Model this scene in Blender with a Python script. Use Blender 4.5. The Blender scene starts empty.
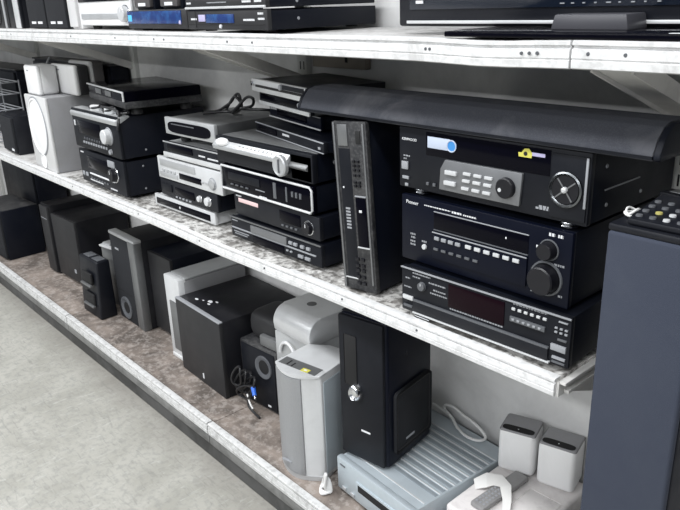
import bpy, bmesh, math, random
from mathutils import Matrix, Vector
random.seed(7)
SC = bpy.context.scene
COL = SC.collection
PI = math.pi

# ------------------------------------------------------------------ materials
def node_mat(name, col, rough=.5, metal=0., dirt=None, dirt_amt=.35, dirt_scale=8., fine=None, fine_scale=120., fine_amt=.2,
             bump=0., bump_scale=200., coat=0., emit=None, emit_s=0., spec=.5, edge=(.45, .7), rough_var=.12):
    m = bpy.data.materials.new(name); m.use_nodes = True
    nt = m.node_tree; N = nt.nodes; L = nt.links
    b = N['Principled BSDF']
    b.inputs['Roughness'].default_value = rough
    b.inputs['Metallic'].default_value = metal
    b.inputs['Specular IOR Level'].default_value = spec
    b.inputs['Coat Weight'].default_value = coat
    tc = N.new('ShaderNodeTexCoord')
    base = N.new('ShaderNodeRGB'); base.outputs[0].default_value = (*col, 1)
    out = base.outputs[0]
    def mixin(out, c2, scale, lo, hi, amt, detail=6., dist=0.):
        n = N.new('ShaderNodeTexNoise'); n.inputs['Scale'].default_value = scale
        n.inputs['Detail'].default_value = detail; n.inputs['Roughness'].default_value = .65
        n.inputs['Distortion'].default_value = dist
        L.new(tc.outputs['Object'], n.inputs['Vector'])
        r = N.new('ShaderNodeMapRange'); r.inputs[1].default_value = lo; r.inputs[2].default_value = hi
        r.inputs[3].default_value = 0; r.inputs[4].default_value = amt
        L.new(n.outputs['Fac'], r.inputs[0])
        mx = N.new('ShaderNodeMix'); mx.data_type = 'RGBA'
        L.new(r.outputs[0], mx.inputs['Factor']); L.new(out, mx.inputs['A'])
        mx.inputs['B'].default_value = (*c2, 1)
        return mx.outputs['Result'], n
    if dirt: out, dn = mixin(out, dirt, dirt_scale, edge[0], edge[1], dirt_amt, dist=.6)
    if fine: out, fn = mixin(out, fine, fine_scale, .48, .62, fine_amt, 3.)
    L.new(out, b.inputs['Base Color'])
    if rough_var:
        n = N.new('ShaderNodeTexNoise'); n.inputs['Scale'].default_value = 14; n.inputs['Detail'].default_value = 5
        L.new(tc.outputs['Object'], n.inputs['Vector'])
        r = N.new('ShaderNodeMapRange'); r.inputs[3].default_value = max(.02, rough - rough_var); r.inputs[4].default_value = min(1, rough + rough_var)
        L.new(n.outputs['Fac'], r.inputs[0]); L.new(r.outputs[0], b.inputs['Roughness'])
    if bump:
        n = N.new('ShaderNodeTexNoise'); n.inputs['Scale'].default_value = bump_scale; n.inputs['Detail'].default_value = 2
        L.new(tc.outputs['Object'], n.inputs['Vector'])
        bp = N.new('ShaderNodeBump'); bp.inputs['Strength'].default_value = bump; bp.inputs['Distance'].default_value = .002
        L.new(n.outputs['Fac'], bp.inputs['Height']); L.new(bp.outputs[0], b.inputs['Normal'])
    if emit:
        b.inputs['Emission Color'].default_value = (*emit, 1); b.inputs['Emission Strength'].default_value = emit_s
    return m

M = {}
M['black'] = node_mat('black_plastic', (.006, .007, .011), .42, dirt=(.025, .026, .03), dirt_amt=.3, bump=.08, spec=.3)
M['face'] = node_mat('black_faceplate', (.0085, .0095, .013), .38, dirt=(.022, .023, .028), dirt_amt=.3, spec=.16)
M['navy'] = node_mat('blue_black_faceplate', (.0028, .004, .0105), .32, dirt=(.008, .010, .019), dirt_amt=.3, spec=.14)
M['case'] = node_mat('black_metal_case', (.004, .0055, .011), .45, dirt=(.018, .019, .024), dirt_amt=.3, bump=.05, spec=.22)
M['dusty'] = node_mat('dusty_black_plastic', (.014, .0145, .017), .5, dirt=(.12, .117, .115), dirt_amt=.4, dirt_scale=11, fine=(.14, .14, .14), fine_amt=.25)
M['wood'] = node_mat('black_vinyl_wrap', (.008, .0082, .011), .45, dirt=(.026, .026, .027), dirt_amt=.4, bump=.1, bump_scale=90, spec=.25)
M['charcoal'] = node_mat('charcoal_paint', (.022, .022, .024), .5, dirt=(.045, .045, .046), dirt_amt=.35, spec=.3)
M['grille'] = node_mat('dark_speaker_cloth', (.016, .017, .020), .8, fine=(.036, .038, .043), fine_scale=900, fine_amt=.6, bump=.3, bump_scale=900, spec=.25)
M['towercloth'] = node_mat('slate_speaker_cloth', (.043, .050, .072), .85, dirt=(.056, .064, .084), dirt_amt=.6, dirt_scale=5, fine=(.05, .058, .08), fine_scale=700, fine_amt=.5, bump=.25, bump_scale=900, spec=.2)
M['barcloth'] = node_mat('soundbar_cloth', (.050, .053, .064), .75, dirt=(.16, .16, .17), dirt_amt=.5, dirt_scale=9, edge=(.50, .72), fine=(.085, .088, .10), fine_scale=600, fine_amt=.5, bump=.2, bump_scale=800, spec=.12)
M['glass'] = node_mat('dark_display_glass', (.0016, .0016, .0045), .14, rough_var=.04, spec=.08)
M['red_glass'] = node_mat('smoked_red_display_glass', (.008, .0025, .005), .14, rough_var=.04, spec=.08)
M['screen'] = node_mat('television_glass', (.006, .010, .02), .16, rough_var=.05, spec=.6)
M['silver'] = node_mat('silver_plastic', (.50, .51, .52), .36, .35, dirt=(.3, .3, .3), dirt_amt=.3)
M['lsilver'] = node_mat('pale_silver_plastic', (.66, .67, .68), .35, .2, dirt=(.42, .42, .42), dirt_amt=.3)
M['bluesilver'] = node_mat('cool_silver_metal', (.50, .56, .60), .36, .35, dirt=(.36, .4, .43), dirt_amt=.35)
M['greymetal'] = node_mat('grey_brushed_metal', (.20, .205, .21), .38, .5, dirt=(.11, .11, .11), dirt_amt=.4)
M['chrome'] = node_mat('chrome', (.75, .76, .78), .15, 1., rough_var=.05)
M['darkchrome'] = node_mat('dark_chrome', (.20, .21, .22), .28, 1., rough_var=.05)
M['pad'] = node_mat('gunmetal_panel', (.20, .205, .215), .38, .4, dirt=(.14, .14, .14), dirt_amt=.3)
M['knobblack'] = node_mat('black_knob', (.009, .009, .012), .35, spec=.3)
M['print'] = node_mat('white_print', (.72, .73, .75), .5, rough_var=0)
M['greyprint'] = node_mat('grey_print', (.30, .31, .33), .5, rough_var=0)
M['btn'] = node_mat('pale_button', (.55, .56, .57), .35, rough_var=.03)
M['greybtn'] = node_mat('grey_button', (.10, .105, .115), .35, rough_var=.03)
M['ventgrey'] = node_mat('vent_grey', (.30, .34, .37), .45, .25, dirt=(.15, .17, .19), dirt_amt=.4)
M['neckgrey'] = node_mat('satin_grey_plastic', (.07, .07, .08), .35)
M['towergrille'] = node_mat('grey_silver_mesh', (.33, .335, .345), .45, .3, fine=(.24, .245, .255), fine_scale=700, fine_amt=.5)
M['white'] = node_mat('white_plastic', (.80, .80, .80), .4, dirt=(.6, .6, .58), dirt_amt=.3)
M['offwhite'] = node_mat('light_grey_plastic', (.62, .62, .62), .45, dirt=(.45, .45, .44), dirt_amt=.35)
M['cone'] = node_mat('white_woofer_cone', (.82, .82, .82), .5)
M['greyside'] = node_mat('grey_cabinet_side', (.27, .27, .28), .5, dirt=(.2, .2, .2), dirt_amt=.4)
M['brownside'] = node_mat('brown_grey_cabinet', (.075, .07, .07), .5)
M['rail'] = node_mat('white_painted_rail', (.72, .72, .72), .38, dirt=(.25, .24, .23), dirt_amt=.6, dirt_scale=9, edge=(.57, .75), fine=(.42, .42, .41), fine_scale=50, fine_amt=.35)
M['base_rail'] = node_mat('worn_base_rail', (.62, .62, .615), .4, dirt=(.14, .135, .13), dirt_amt=.65, dirt_scale=10, edge=(.53, .72), fine=(.3, .3, .29), fine_scale=50, fine_amt=.45)
M['shelf'] = node_mat('worn_shelf_paint', (.62, .61, .59), .55, dirt=(.12, .11, .10), dirt_amt=.85, dirt_scale=24, edge=(.44, .60), fine=(.05, .045, .042), fine_scale=60, fine_amt=.7, bump=.2, bump_scale=60)
M['shelf_clean'] = node_mat('grey_shelf_paint', (.60, .59, .58), .5, dirt=(.25, .235, .22), dirt_amt=.7, dirt_scale=7, edge=(.46, .7), fine=(.22, .21, .2), fine_scale=40, fine_amt=.4)
M['deck'] = node_mat('grimy_base_deck', (.27, .225, .195), .6, dirt=(.08, .066, .057), dirt_amt=.9, dirt_scale=5.5, edge=(.40, .62), fine=(.44, .40, .37), fine_scale=48, fine_amt=.45, bump=.2, bump_scale=60)
M['kick'] = node_mat('grey_kick_plate', (.07, .07, .07), .5, dirt=(.02, .02, .02), dirt_amt=.8, dirt_scale=5, edge=(.42, .6))
M['kicktrim'] = node_mat('scuffed_grey_trim', (.20, .20, .195), .5, dirt=(.07, .07, .07), dirt_amt=.7, dirt_scale=9, edge=(.42, .62))
M['panel'] = node_mat('grey_back_panel', (.68, .68, .675), .5, dirt=(.46, .46, .46), dirt_amt=.7, dirt_scale=3.2, edge=(.42, .66), fine=(.66, .66, .66), fine_scale=40, fine_amt=.2)
M['upright'] = node_mat('pale_upright_paint', (.62, .63, .61), .45, dirt=(.4, .4, .38), dirt_amt=.4)
M['bracket'] = node_mat('grey_bracket_paint', (.70, .69, .67), .45, dirt=(.42, .41, .39), dirt_amt=.5)
M['dark'] = node_mat('dark_slot', (.006, .006, .007), .7, rough_var=0)
M['rubber'] = node_mat('black_rubber', (.012, .012, .013), .6)
M['cableblack'] = node_mat('black_cable', (.012, .012, .014), .4)
M['cablewhite'] = node_mat('white_cable', (.78, .78, .77), .45)
M['bluedisp'] = node_mat('blue_display_window', (.012, .035, .15), .25, dirt=(.03, .12, .32), dirt_amt=.7, dirt_scale=30)
M['cyan'] = node_mat('cyan_sticker', (.10, .50, .85), .4, rough_var=0)
M['blueplug'] = node_mat('blue_plug', (.03, .14, .62), .35, rough_var=0)
M['skyblue'] = node_mat('sky_blue_sticker', (.05, .25, .60), .4, rough_var=0)
M['yellow'] = node_mat('yellow_sticker', (.60, .56, .10), .5, rough_var=0)
M['dullyellow'] = node_mat('dull_yellow_button', (.42, .38, .12), .5, rough_var=0)
M['lilac'] = node_mat('lilac_sticker', (.45, .42, .62), .5, rough_var=0)
M['stickerwhite'] = node_mat('white_sticker', (.50, .56, .68), .45, rough_var=0)
M['pink'] = node_mat('pale_pink_sticker', (.75, .55, .55), .5, rough_var=0)
M['beige'] = node_mat('beige_box_paint', (.30, .265, .22), .5, dirt=(.2, .18, .15), dirt_amt=.4)
M['paper'] = node_mat('white_paper', (.82, .81, .79), .6)
M['lightbox'] = node_mat('yellowed_white_plastic', (.72, .69, .68), .5, dirt=(.45, .42, .42), dirt_amt=.5, dirt_scale=18, edge=(.48, .7))
M['remote'] = node_mat('worn_grey_remote', (.27, .265, .265), .5, dirt=(.16, .155, .155), dirt_amt=.5, dirt_scale=30)

# floor: pale vinyl with scuffs and grey grime
def floor_mat():
    m = node_mat('scuffed_vinyl_floor', (.44, .43, .39), .5, dirt=(.33, .322, .285), dirt_amt=.7, dirt_scale=4.5, edge=(.42, .62),
                 fine=(.28, .28, .26), fine_scale=42, fine_amt=.5, bump=.15, bump_scale=40)
    nt = m.node_tree; N = nt.nodes; L = nt.links; b = N['Principled BSDF']
    src = b.inputs['Base Color'].links[0].from_socket
    tc = N.new('ShaderNodeTexCoord')
    for rot, sc, lo, hi, col, amt in ((.5, (9, 60, 1), .58, .70, (.22, .22, .205), .4), (-.7, (75, 13, 1), .60, .70, (.56, .56, .53), .5), (1.1, (14, 95, 1), .60, .7, (.2, .2, .19), .35)):
        mp = N.new('ShaderNodeMapping'); mp.inputs['Rotation'].default_value[2] = rot; mp.inputs['Scale'].default_value = sc
        L.new(tc.outputs['Object'], mp.inputs['Vector'])
        n = N.new('ShaderNodeTexNoise'); n.inputs['Scale'].default_value = 1.2; n.inputs['Detail'].default_value = 5; n.inputs['Distortion'].default_value = 1.2
        L.new(mp.outputs[0], n.inputs['Vector'])
        r = N.new('ShaderNodeMapRange'); r.inputs[1].default_value = lo; r.inputs[2].default_value = hi; r.inputs[4].default_value = amt
        L.new(n.outputs['Fac'], r.inputs[0])
        mx = N.new('ShaderNodeMix'); mx.data_type = 'RGBA'
        L.new(r.outputs[0], mx.inputs['Factor']); L.new(src, mx.inputs['A']); mx.inputs['B'].default_value = (*col, 1)
        src = mx.outputs['Result']
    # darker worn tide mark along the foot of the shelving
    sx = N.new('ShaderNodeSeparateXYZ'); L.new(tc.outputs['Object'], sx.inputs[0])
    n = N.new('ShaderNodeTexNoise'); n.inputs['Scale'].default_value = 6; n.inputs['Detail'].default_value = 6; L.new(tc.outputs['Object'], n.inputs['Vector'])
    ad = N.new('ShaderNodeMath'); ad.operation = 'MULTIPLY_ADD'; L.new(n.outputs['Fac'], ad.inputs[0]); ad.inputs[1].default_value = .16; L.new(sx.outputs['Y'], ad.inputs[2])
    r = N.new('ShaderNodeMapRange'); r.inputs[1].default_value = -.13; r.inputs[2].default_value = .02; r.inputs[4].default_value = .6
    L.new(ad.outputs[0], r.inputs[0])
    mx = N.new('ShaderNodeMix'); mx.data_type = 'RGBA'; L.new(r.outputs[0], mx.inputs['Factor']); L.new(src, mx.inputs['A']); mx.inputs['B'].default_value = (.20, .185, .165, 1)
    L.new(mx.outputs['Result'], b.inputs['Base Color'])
    return m
M['floor'] = floor_mat()

# ------------------------------------------------------------------ mesh helpers
class MB:
    def __init__(s): s.bm = bmesh.new()
    def _bev(s, vs, off, seg):
        es = list({e for v in vs for e in v.link_edges})
        bmesh.ops.bevel(s.bm, geom=es, offset=off, segments=seg, affect='EDGES', profile=.5)
    def hexa(s, p, bev=0, seg=2):              # eight corners: bottom loop then top loop
        vs = [s.bm.verts.new(q) for q in p]
        for f in ((3, 2, 1, 0), (4, 5, 6, 7), (0, 1, 5, 4), (1, 2, 6, 5), (2, 3, 7, 6), (3, 0, 4, 7)):
            s.bm.faces.new([vs[i] for i in f])
        if bev: s._bev(vs, bev, seg)
        return s
    def box(s, x0, x1, y0, y1, z0, z1, bev=0, seg=2):
        return s.hexa([(x0, y0, z0), (x1, y0, z0), (x1, y1, z0), (x0, y1, z0), (x0, y0, z1), (x1, y0, z1), (x1, y1, z1), (x0, y1, z1)], bev, seg)
    def prism(s, poly, vec, bev=0, seg=2):     # polygon of 3D points extruded by a vector
        v = Vector(vec)
        a = [s.bm.verts.new(p) for p in poly]; b = [s.bm.verts.new(Vector(p) + v) for p in poly]
        n = len(a); s.bm.faces.new(a[::-1]); s.bm.faces.new(b)
        for i in range(n): s.bm.faces.new((a[i], a[(i + 1) % n], b[(i + 1) % n], b[i]))
        if bev: s._bev(a + b, bev, seg)
        return s
    def cyl(s, c, axis, r, d, seg=24, r2=None, bev=0):
        c = Vector(c); ax = Vector(axis).normalized()
        q = Vector((0, 0, 1)).rotation_difference(ax).to_matrix()
        r2 = r if r2 is None else r2
        A = [s.bm.verts.new(c + q @ Vector((r * math.cos(t), r * math.sin(t), 0))) for t in [2 * PI * i / seg for i in range(seg)]]
        B = [s.bm.verts.new(c + q @ Vector((r2 * math.cos(t), r2 * math.sin(t), d))) for t in [2 * PI * i / seg for i in range(seg)]]
        s.bm.faces.new(A[::-1]); f2 = s.bm.faces.new(B)
        for i in range(seg): s.bm.faces.new((A[i], A[(i + 1) % seg], B[(i + 1) % seg], B[i]))
        if bev: bmesh.ops.bevel(s.bm, geom=list(f2.edges), offset=bev, segments=2, affect='EDGES')
        return s
    def lathe(s, c, axis, prof, seg=32, sx=1., sy=1.):   # prof: (radius, height along the axis); ellipse by sx, sy
        c = Vector(c); ax = Vector(axis).normalized()
        if abs(ax.y) > .99:
            q = Matrix(((1, 0, 0), (0, 0, ax.y), (0, 1, 0)))
        else:
            q = Vector((0, 0, 1)).rotation_difference(ax).to_matrix()
        rings = []
        for r, h in prof:
            rings.append([s.bm.verts.new(c + q @ Vector((r * sx * math.cos(2 * PI * i / seg), r * sy * math.sin(2 * PI * i / seg), h))) for i in range(seg)])
        for a, b in zip(rings, rings[1:]):
            for i in range(seg): s.bm.faces.new((a[i], a[(i + 1) % seg], b[(i + 1) % seg], b[i]))
        s.bm.faces.new(rings[0][::-1]); s.bm.faces.new(rings[-1])
        return s
    def tube(s, pts, r, seg=8, closed=False, smooth=6):
        P = [Vector(p) for p in pts]
        if smooth:
            Q = []; n = len(P); rng = n if closed else n - 1
            for i in range(rng):
                p0 = P[(i - 1) % n] if (closed or i > 0) else P[0]; p1 = P[i]; p2 = P[(i + 1) % n]
                p3 = P[(i + 2) % n] if (closed or i + 2 < n) else P[-1]
                for k in range(smooth):
                    t = k / smooth
                    Q.append(.5 * ((2 * p1) + (p2 - p0) * t + (2 * p0 - 5 * p1 + 4 * p2 - p3) * t * t + (3 * p1 - p0 - 3 * p2 + p3) * t ** 3))
            if not closed: Q.append(P[-1])
            P = Q
        n = len(P); rings = []; up = Vector((.13, .27, 1)).normalized()
        for i in range(n):
            d = (P[(i + 1) % n] - P[i - 1]) if closed else (P[min(i + 1, n - 1)] - P[max(i - 1, 0)])
            d.normalize()
            a = up - d * up.dot(d)
            if a.length < .05: a = Vector((1, 0, 0)) - d * d.x
            a.normalize(); b = d.cross(a); up = a
            rings.append([s.bm.verts.new(P[i] + r * (math.cos(2 * PI * k / seg) * a + math.sin(2 * PI * k / seg) * b)) for k in range(seg)])
        for i in range(n if closed else n - 1):
            A, B = rings[i], rings[(i + 1) % n]
            for k in range(seg): s.bm.faces.new((A[k], A[(k + 1) % seg], B[(k + 1) % seg], B[k]))
        if not closed: s.bm.faces.new(rings[0][::-1]); s.bm.faces.new(rings[-1])
        return s
    def mesh(s, name, mat, smooth=True, angle=35):
        bmesh.ops.recalc_face_normals(s.bm, faces=s.bm.faces)
        me = bpy.data.meshes.new(name)
        if smooth:
            for f in s.bm.faces: f.smooth = True
            for e in s.bm.edges:
                if len(e.link_faces) == 2 and e.calc_face_angle(0) > math.radians(angle): e.smooth = False
        s.bm.to_mesh(me); s.bm.free()
        me.materials.append(M[mat] if isinstance(mat, str) else mat)
        return me
    def build(s, name, mat, parent=None, label=None, loc=None):
        return link(name, s.mesh(name, mat), parent, label, loc)

def link(name, me, parent=None, label=None, loc=None):
    o = bpy.data.objects.new(name, me); COL.objects.link(o)
    if parent is not None: o.parent = parent
    if loc is not None: o.location = loc
    if label: o['label'] = label
    return o

def thing(name, label, cat, loc=(0, 0, 0), rz=0., group=None, ry=0.):
    o = bpy.data.objects.new(name, None); COL.objects.link(o)
    o.empty_display_size = .05; o.location = loc; o.rotation_euler = (0, math.radians(ry), math.radians(rz))
    o['label'] = label; o['category'] = cat
    if group: o['group'] = group
    return o
def tag(o, label, cat, group=None):
    o['label'] = label; o['category'] = cat
    if group: o['group'] = group
    return o

_tx = {}
def text_mesh(s, mat, size):
    c = bpy.data.curves.new('lettering', 'FONT'); c.body = s; c.size = size; c.extrude = .0004; c.resolution_u = 2
    c.align_y = 'CENTER'
    t = bpy.data.objects.new('lettering', c); COL.objects.link(t)
    bpy.context.view_layer.update()
    me = bpy.data.meshes.new_from_object(t.evaluated_get(bpy.context.evaluated_depsgraph_get()))
    bpy.data.objects.remove(t); bpy.data.curves.remove(c)
    me.materials.clear(); me.materials.append(M[mat])
    return me

# ------------------------------------------------------------------ a boxed device with a front panel
class Dev:
    """thing whose local frame has x across the front (0..w), y into the depth, z up; feet under the body"""
    def __init__(s, name, label, cat, x0, y0, z0, w, h, d, face='face', case='case', rz=0., foot=.010, group=None, plate=.014, bev=.003, ry=0., facelabel=None, top=None):
        s.w, s.h, s.f = w, h, foot
        s.t = thing(name, label, cat, (x0, y0, z0), rz, group, ry)
        MB().box(.004, w - .004, plate, d, foot, foot + h - .003, .002).build('case', case, s.t)
        MB().box(0, w, 0, plate, foot, foot + h, bev).build('faceplate', face, s.t, facelabel)
        if foot > .004:
            me = MB().cyl((0, 0, 0), (0, 0, 1), .016, foot + .001, 16, .019).mesh('foot', 'rubber')
            for fx in (.05, w - .05):
                for fy in (.045, d - .05): link('foot', me, s.t, None, (fx, fy, 0))
    def P(s, u, v): return (u * s.w, s.f + v * s.h)
    def rect(s, name, u0, u1, v0, v1, mat, out=.002, bev=.0006, label=None):
        x0, z0 = s.P(u0, v0); x1, z1 = s.P(u1, v1)
        return MB().box(x0, x1, -out, .001, z0, z1, bev).build(name, mat, s.t, label)
    def row(s, name, us, v, du, dv, mat, out=.003):      # a row of equal small buttons
        me = MB().box(-du * s.w / 2, du * s.w / 2, -out, .001, -dv * s.h / 2, dv * s.h / 2, .0006).mesh(name, mat)
        for u in us:
            x, z = s.P(u, v); link(name, me, s.t, None, (x, 0, z))
    def knob(s, u, v, r, out, mat='knobblack', ring=None, name='knob', mark=True):
        x, z = s.P(u, v)
        k = MB().lathe((x, 0, z), (0, -1, 0), [(r * 1.06, 0), (r, .002), (r * .95, out * .9), (r * .86, out)], 28).build(name, mat, s.t)
        if ring:
            MB().tube([(x + r * 1.12 * math.cos(a), -.001, z + r * 1.12 * math.sin(a)) for a in [2 * PI * i / 24 for i in range(24)]], r * .1, 6, True, 0).build('bezel', ring, k)
        if mark:
            MB().box(x - r * .07, x + r * .07, -out - .0006, -out + .001, z + r * .2, z + r * .75).build('pointer', 'print', k)
        return k
    def text(s, t, u, v, size, mat='print'):
        x, z = s.P(u, v)
        o = link('lettering', text_mesh(t, mat, size), s.t, None, (x, -.0008, z)); o.rotation_euler = (PI / 2, 0, 0); return o
    def marks(s, pts, mat='print', hgt=.003):           # unreadable rows of small print
        m = MB()
        for u0, u1, v in pts:
            u = u0
            while u < u1:
                du = random.uniform(.006, .016)
                x, z = s.P(u, v); x1, _ = s.P(min(u + du, u1), v)
                m.box(x, x1, -.0008, .0005, z - hgt / 2, z + hgt / 2); u += du + .004
        return m.build('small_print', mat, s.t)
    def screws(s, pts):
        for yy, v in pts:
            MB().cyl((s.w - .0045, yy, s.f + v * s.h), (1, 0, 0), .0045, .0025, 12, .003).build('screw', 'greyprint', s.t)

# ------------------------------------------------------------------ heights of the place
Z_DECK, Z_MID, Z_TOP = .135, .772, 1.381
BACK = .425
SEC = 1.219

# ------------------------------------------------------------------ setting
fl = MB().box(-9, 3.2, -4.5, 1.2, -.05, 0).build('floor', 'floor'); fl['kind'] = 'structure'

# ------------------------------------------------------------------ the gondola shelving
G = thing('gondola_shelving', 'long white metal shop shelving with worn decks and a grey back panel', 'shelving', (0, 0, 0))
bounds = [-6.095, -4.876, -3.657, -2.438, -1.219, 0, 1.219]
for a, b in zip(bounds, bounds[1:]):
    MB().box(a + .002, b - .002, BACK, BACK + .02, .05, 2.1).build('back_panel', 'panel', G)
for x in bounds:
    u = MB().box(x - .026, x + .022, BACK - .02, BACK + .03, 0, 2.1, .002).build('upright', 'upright', G)
    if abs(x) < .01 or abs(x + 1.219) < .01:
        sl = MB().box(-.002, .002, -.0006, .001, 0, .025).mesh('slot', 'dark')
        for k in range(9):
            for dx in (-.010, .008): link('slot', sl, u, None, (x + dx, BACK - .02, .98 + k * .045))

def rail_profile(y, z0, z1):
    h = z1 - z0
    return [(y + .005, z0), (y + .001, z0 + .002), (y, z0 + .30 * h), (y + .002, z0 + .33 * h), (y + .002, z0 + .36 * h), (y, z0 + .39 * h), (y + .001, z0 + .70 * h), (y + .006, z0 + .73 * h),
            (y + .006, z0 + .80 * h), (y + .001, z0 + .84 * h), (y + .001, z1 - .002), (y + .004, z1), (y + .022, z1), (y + .022, z1 - .004), (y + .012, z1 - .005), (y + .012, z0)]
def rail(parent, x0, x1, y, z0, z1, dz=lambda x: 0., dy=lambda x: 0., mat='rail'):
    n = max(2, int((x1 - x0) / .06)); m = MB(); rings = []
    for i in range(n + 1):
        x = x0 + (x1 - x0) * i / n
        rings.append([m.bm.verts.new((x, py + dy(x), pz + dz(x))) for py, pz in rail_profile(y, z0, z1)])
    k = len(rings[0])
    for A, B in zip(rings, rings[1:]):
        for j in range(k): m.bm.faces.new((A[j], A[(j + 1) % k], B[(j + 1) % k], B[j]))
    m.bm.faces.new(rings[0]); m.bm.faces.new(rings[-1][::-1])
    r = m.build('price_rail', mat, parent, 'white price rail along the shelf edge')
    return r
def rail_screws(parent, y, z, xs, dz=lambda x: 0.):
    for x in xs:
        MB().cyl((x, y + .001, z + dz(x)), (0, -1, 0), .0032, .002, 12, .0025).build('screw', 'greybtn', parent)
def bracket(parent, x, zt, y0, drop):
    yb = BACK - .021; w = .034
    m = MB().prism([(x - w, y0, zt), (x - w, y0, zt - .014), (x - w, yb, zt - drop), (x - w, yb, zt - drop + .020), (x - w, y0 + .03, zt)], (2 * w, 0, 0))
    for sx in (x - w - .003, x + w - .001):
        m.prism([(sx, y0 - .004, zt), (sx, y0 - .004, zt - .020), (sx, yb, zt - drop - .008), (sx, yb, zt - drop + .024), (sx, y0 + .03, zt)], (.004, 0, 0))
    return m.build('bracket', 'bracket', parent)

def shelf(x0, x1, y0, zs, rz0, rz1, mat, dz=lambda x: 0., dy=lambda x: 0., br=(), drop=.15, screws=()):
    s = MB().box(x0 + .001, x1 - .001, y0 + .013, BACK - .021, zs - .028, zs, .001).build('shelf', mat, G)
    r = rail(s, x0 + .002, x1 - .002, y0, rz0, rz1, dz, dy)
    rail_screws(r, y0, rz0 + (rz1 - rz0) * .55, screws, dz)
    for x in br: bracket(s, x, zs - .028, y0 + .07, drop)
    return s
def bump(x, c, w, a): return a * math.exp(-((x - c) / w) ** 2)
midz = lambda x: bump(x, -1.10, .28, -.0075)
midy = lambda x: bump(x, -1.02, .10, .004)
topz = lambda x: bump(x, -.16, .10, -.004)
topy = lambda x: bump(x, -.12, .06, .006)
mid = shelf(-2.438, 0, 0, Z_MID, .737, .775, 'shelf', midz, midy, (-1.219, -.036), .15, (-2.3, -1.7, -1.28, -.93, -.60, -.35))
shelf(-4.876, -2.438, 0, Z_MID, .737, .775, 'shelf_clean', br=(-3.66, -2.44), drop=.15)
shelf(-7.2, -4.876, 0, Z_MID, .737, .775, 'shelf_clean')
shelf(-2.438, 0, -.033, Z_TOP, 1.343, 1.387, 'shelf_clean', topz, topy, (-1.219,), .15, (-1.98, -1.62, -1.36, -1.3, -.97, -.86, -.3, -.29, -.09, -.075, -.06))
shelf(0, 2.438, -.033, Z_TOP, 1.343, 1.387, 'shelf_clean', br=(.036, 1.2), drop=.15, screws=(.03, .09))
shelf(-4.876, -2.438, -.033, Z_TOP, 1.343, 1.387, 'shelf_clean', br=(-3.66, -2.475), drop=.15, screws=(-2.62,))
shelf(-7.2, -4.876, -.033, Z_TOP, 1.343, 1.387, 'shelf_clean')
# end of the middle shelf: folded steel return and side lip
e = MB().prism([(-.002, .01, .735), (-.002, .40, .735), (-.002, .40, .766), (-.002, .01, .766)], (.005, 0, 0))
e.prism([(.003, .012, .763), (.003, .40, .763), (.003, .40, .768), (.003, .012, .768)], (.012, 0, 0))
e.prism([(.003, .03, .738), (.003, .40, .738), (.003, .40, .744), (.003, .03, .744)], (.010, 0, 0))
e.build('end_return', 'bracket', mid)
for a, b in zip([-7.3] + bounds, bounds + [2.4]):
    d = MB().box(a + .0015, b - .0015, -.062, BACK - .021, Z_DECK - .025, Z_DECK, .001).build('base_deck', 'deck', G)
    rail(d, a + .004, b - .003, -.081, .098, .143, mat='base_rail')
    MB().box(a, b, -.070, -.060, .002, .10).build('kick_plate', 'kick', d)
    MB().box(a + .002, b - .002, -.0775, -.0705, .062, .0975, .002).build('kick_trim', 'kicktrim', d)

# ------------------------------------------------------------------ middle shelf, right: three stacked receivers
c = Dev('disc_changer', 'black disc changer with a red display, bottom of the right-hand receiver stack', 'disc changer', -.416, .022, Z_MID + .001, .421, .107, .33, 'face', 'case', 1.6, .012)
c.rect('trim_strip', 0, 1, .955, .985, 'greyprint', .003)
c.rect('trim_strip', .09, .9, .285, .325, 'greybtn', .006)
c.rect('disc_tray', .09, .9, .06, .28, 'black', .006)
c.rect('trim_strip', .09, .91, .015, .05, 'btn', .007)
c.rect('display', .32, .655, .42, .90, 'red_glass', .002)
c.knob(.145, .66, .010, .007, 'greybtn', None)
c.rect('button', .015, .085, .27, .36, 'lsilver', .004); c.rect('button', .02, .08, .10, .15, 'greybtn', .004)
c.rect('button', .91, .985, .30, .42, 'greyprint', .004); c.rect('button', .92, .985, .14, .19, 'greyprint', .004); c.rect('button', .92, .985, .06, .10, 'greybtn', .004)
c.row('button', [.705 + .033 * k for k in range(6)], .83, .018, .05, 'btn')
c.row('button', [.93, .955, .98], .66, .014, .035, 'greyprint'); c.row('button', [.93, .955, .98], .74, .014, .035, 'greyprint')
c.rect('button_strip', .69, .875, .58, .68, 'greybtn', .004); c.row('button', [.71 + .028 * k for k in range(6)], .63, .014, .04, 'greyprint', .006)
c.rect('button', .94, .985, .86, .885, 'greyprint', .003); c.rect('button', .94, .985, .51, .55, 'greybtn', .003)
c.marks([(.08, .20, .9), (.08, .13, .82), (.19, .30, .79), (.22, .30, .66), (.20, .31, .58), (.03, .06, .75), (.02, .07, .55)], 'greyprint')
c.marks([(.33, .65, .385)], 'greyprint', .003); c.marks([(.70, .88, .93)], 'greyprint', .002)
c.marks([(.455, .53, .17)], 'print', .006)
c.rect('foot_trim', .09, .19, -.10, -.05, 'chrome', -.02)
c.screws([(.2, .5), (.28, .2)])

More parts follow.
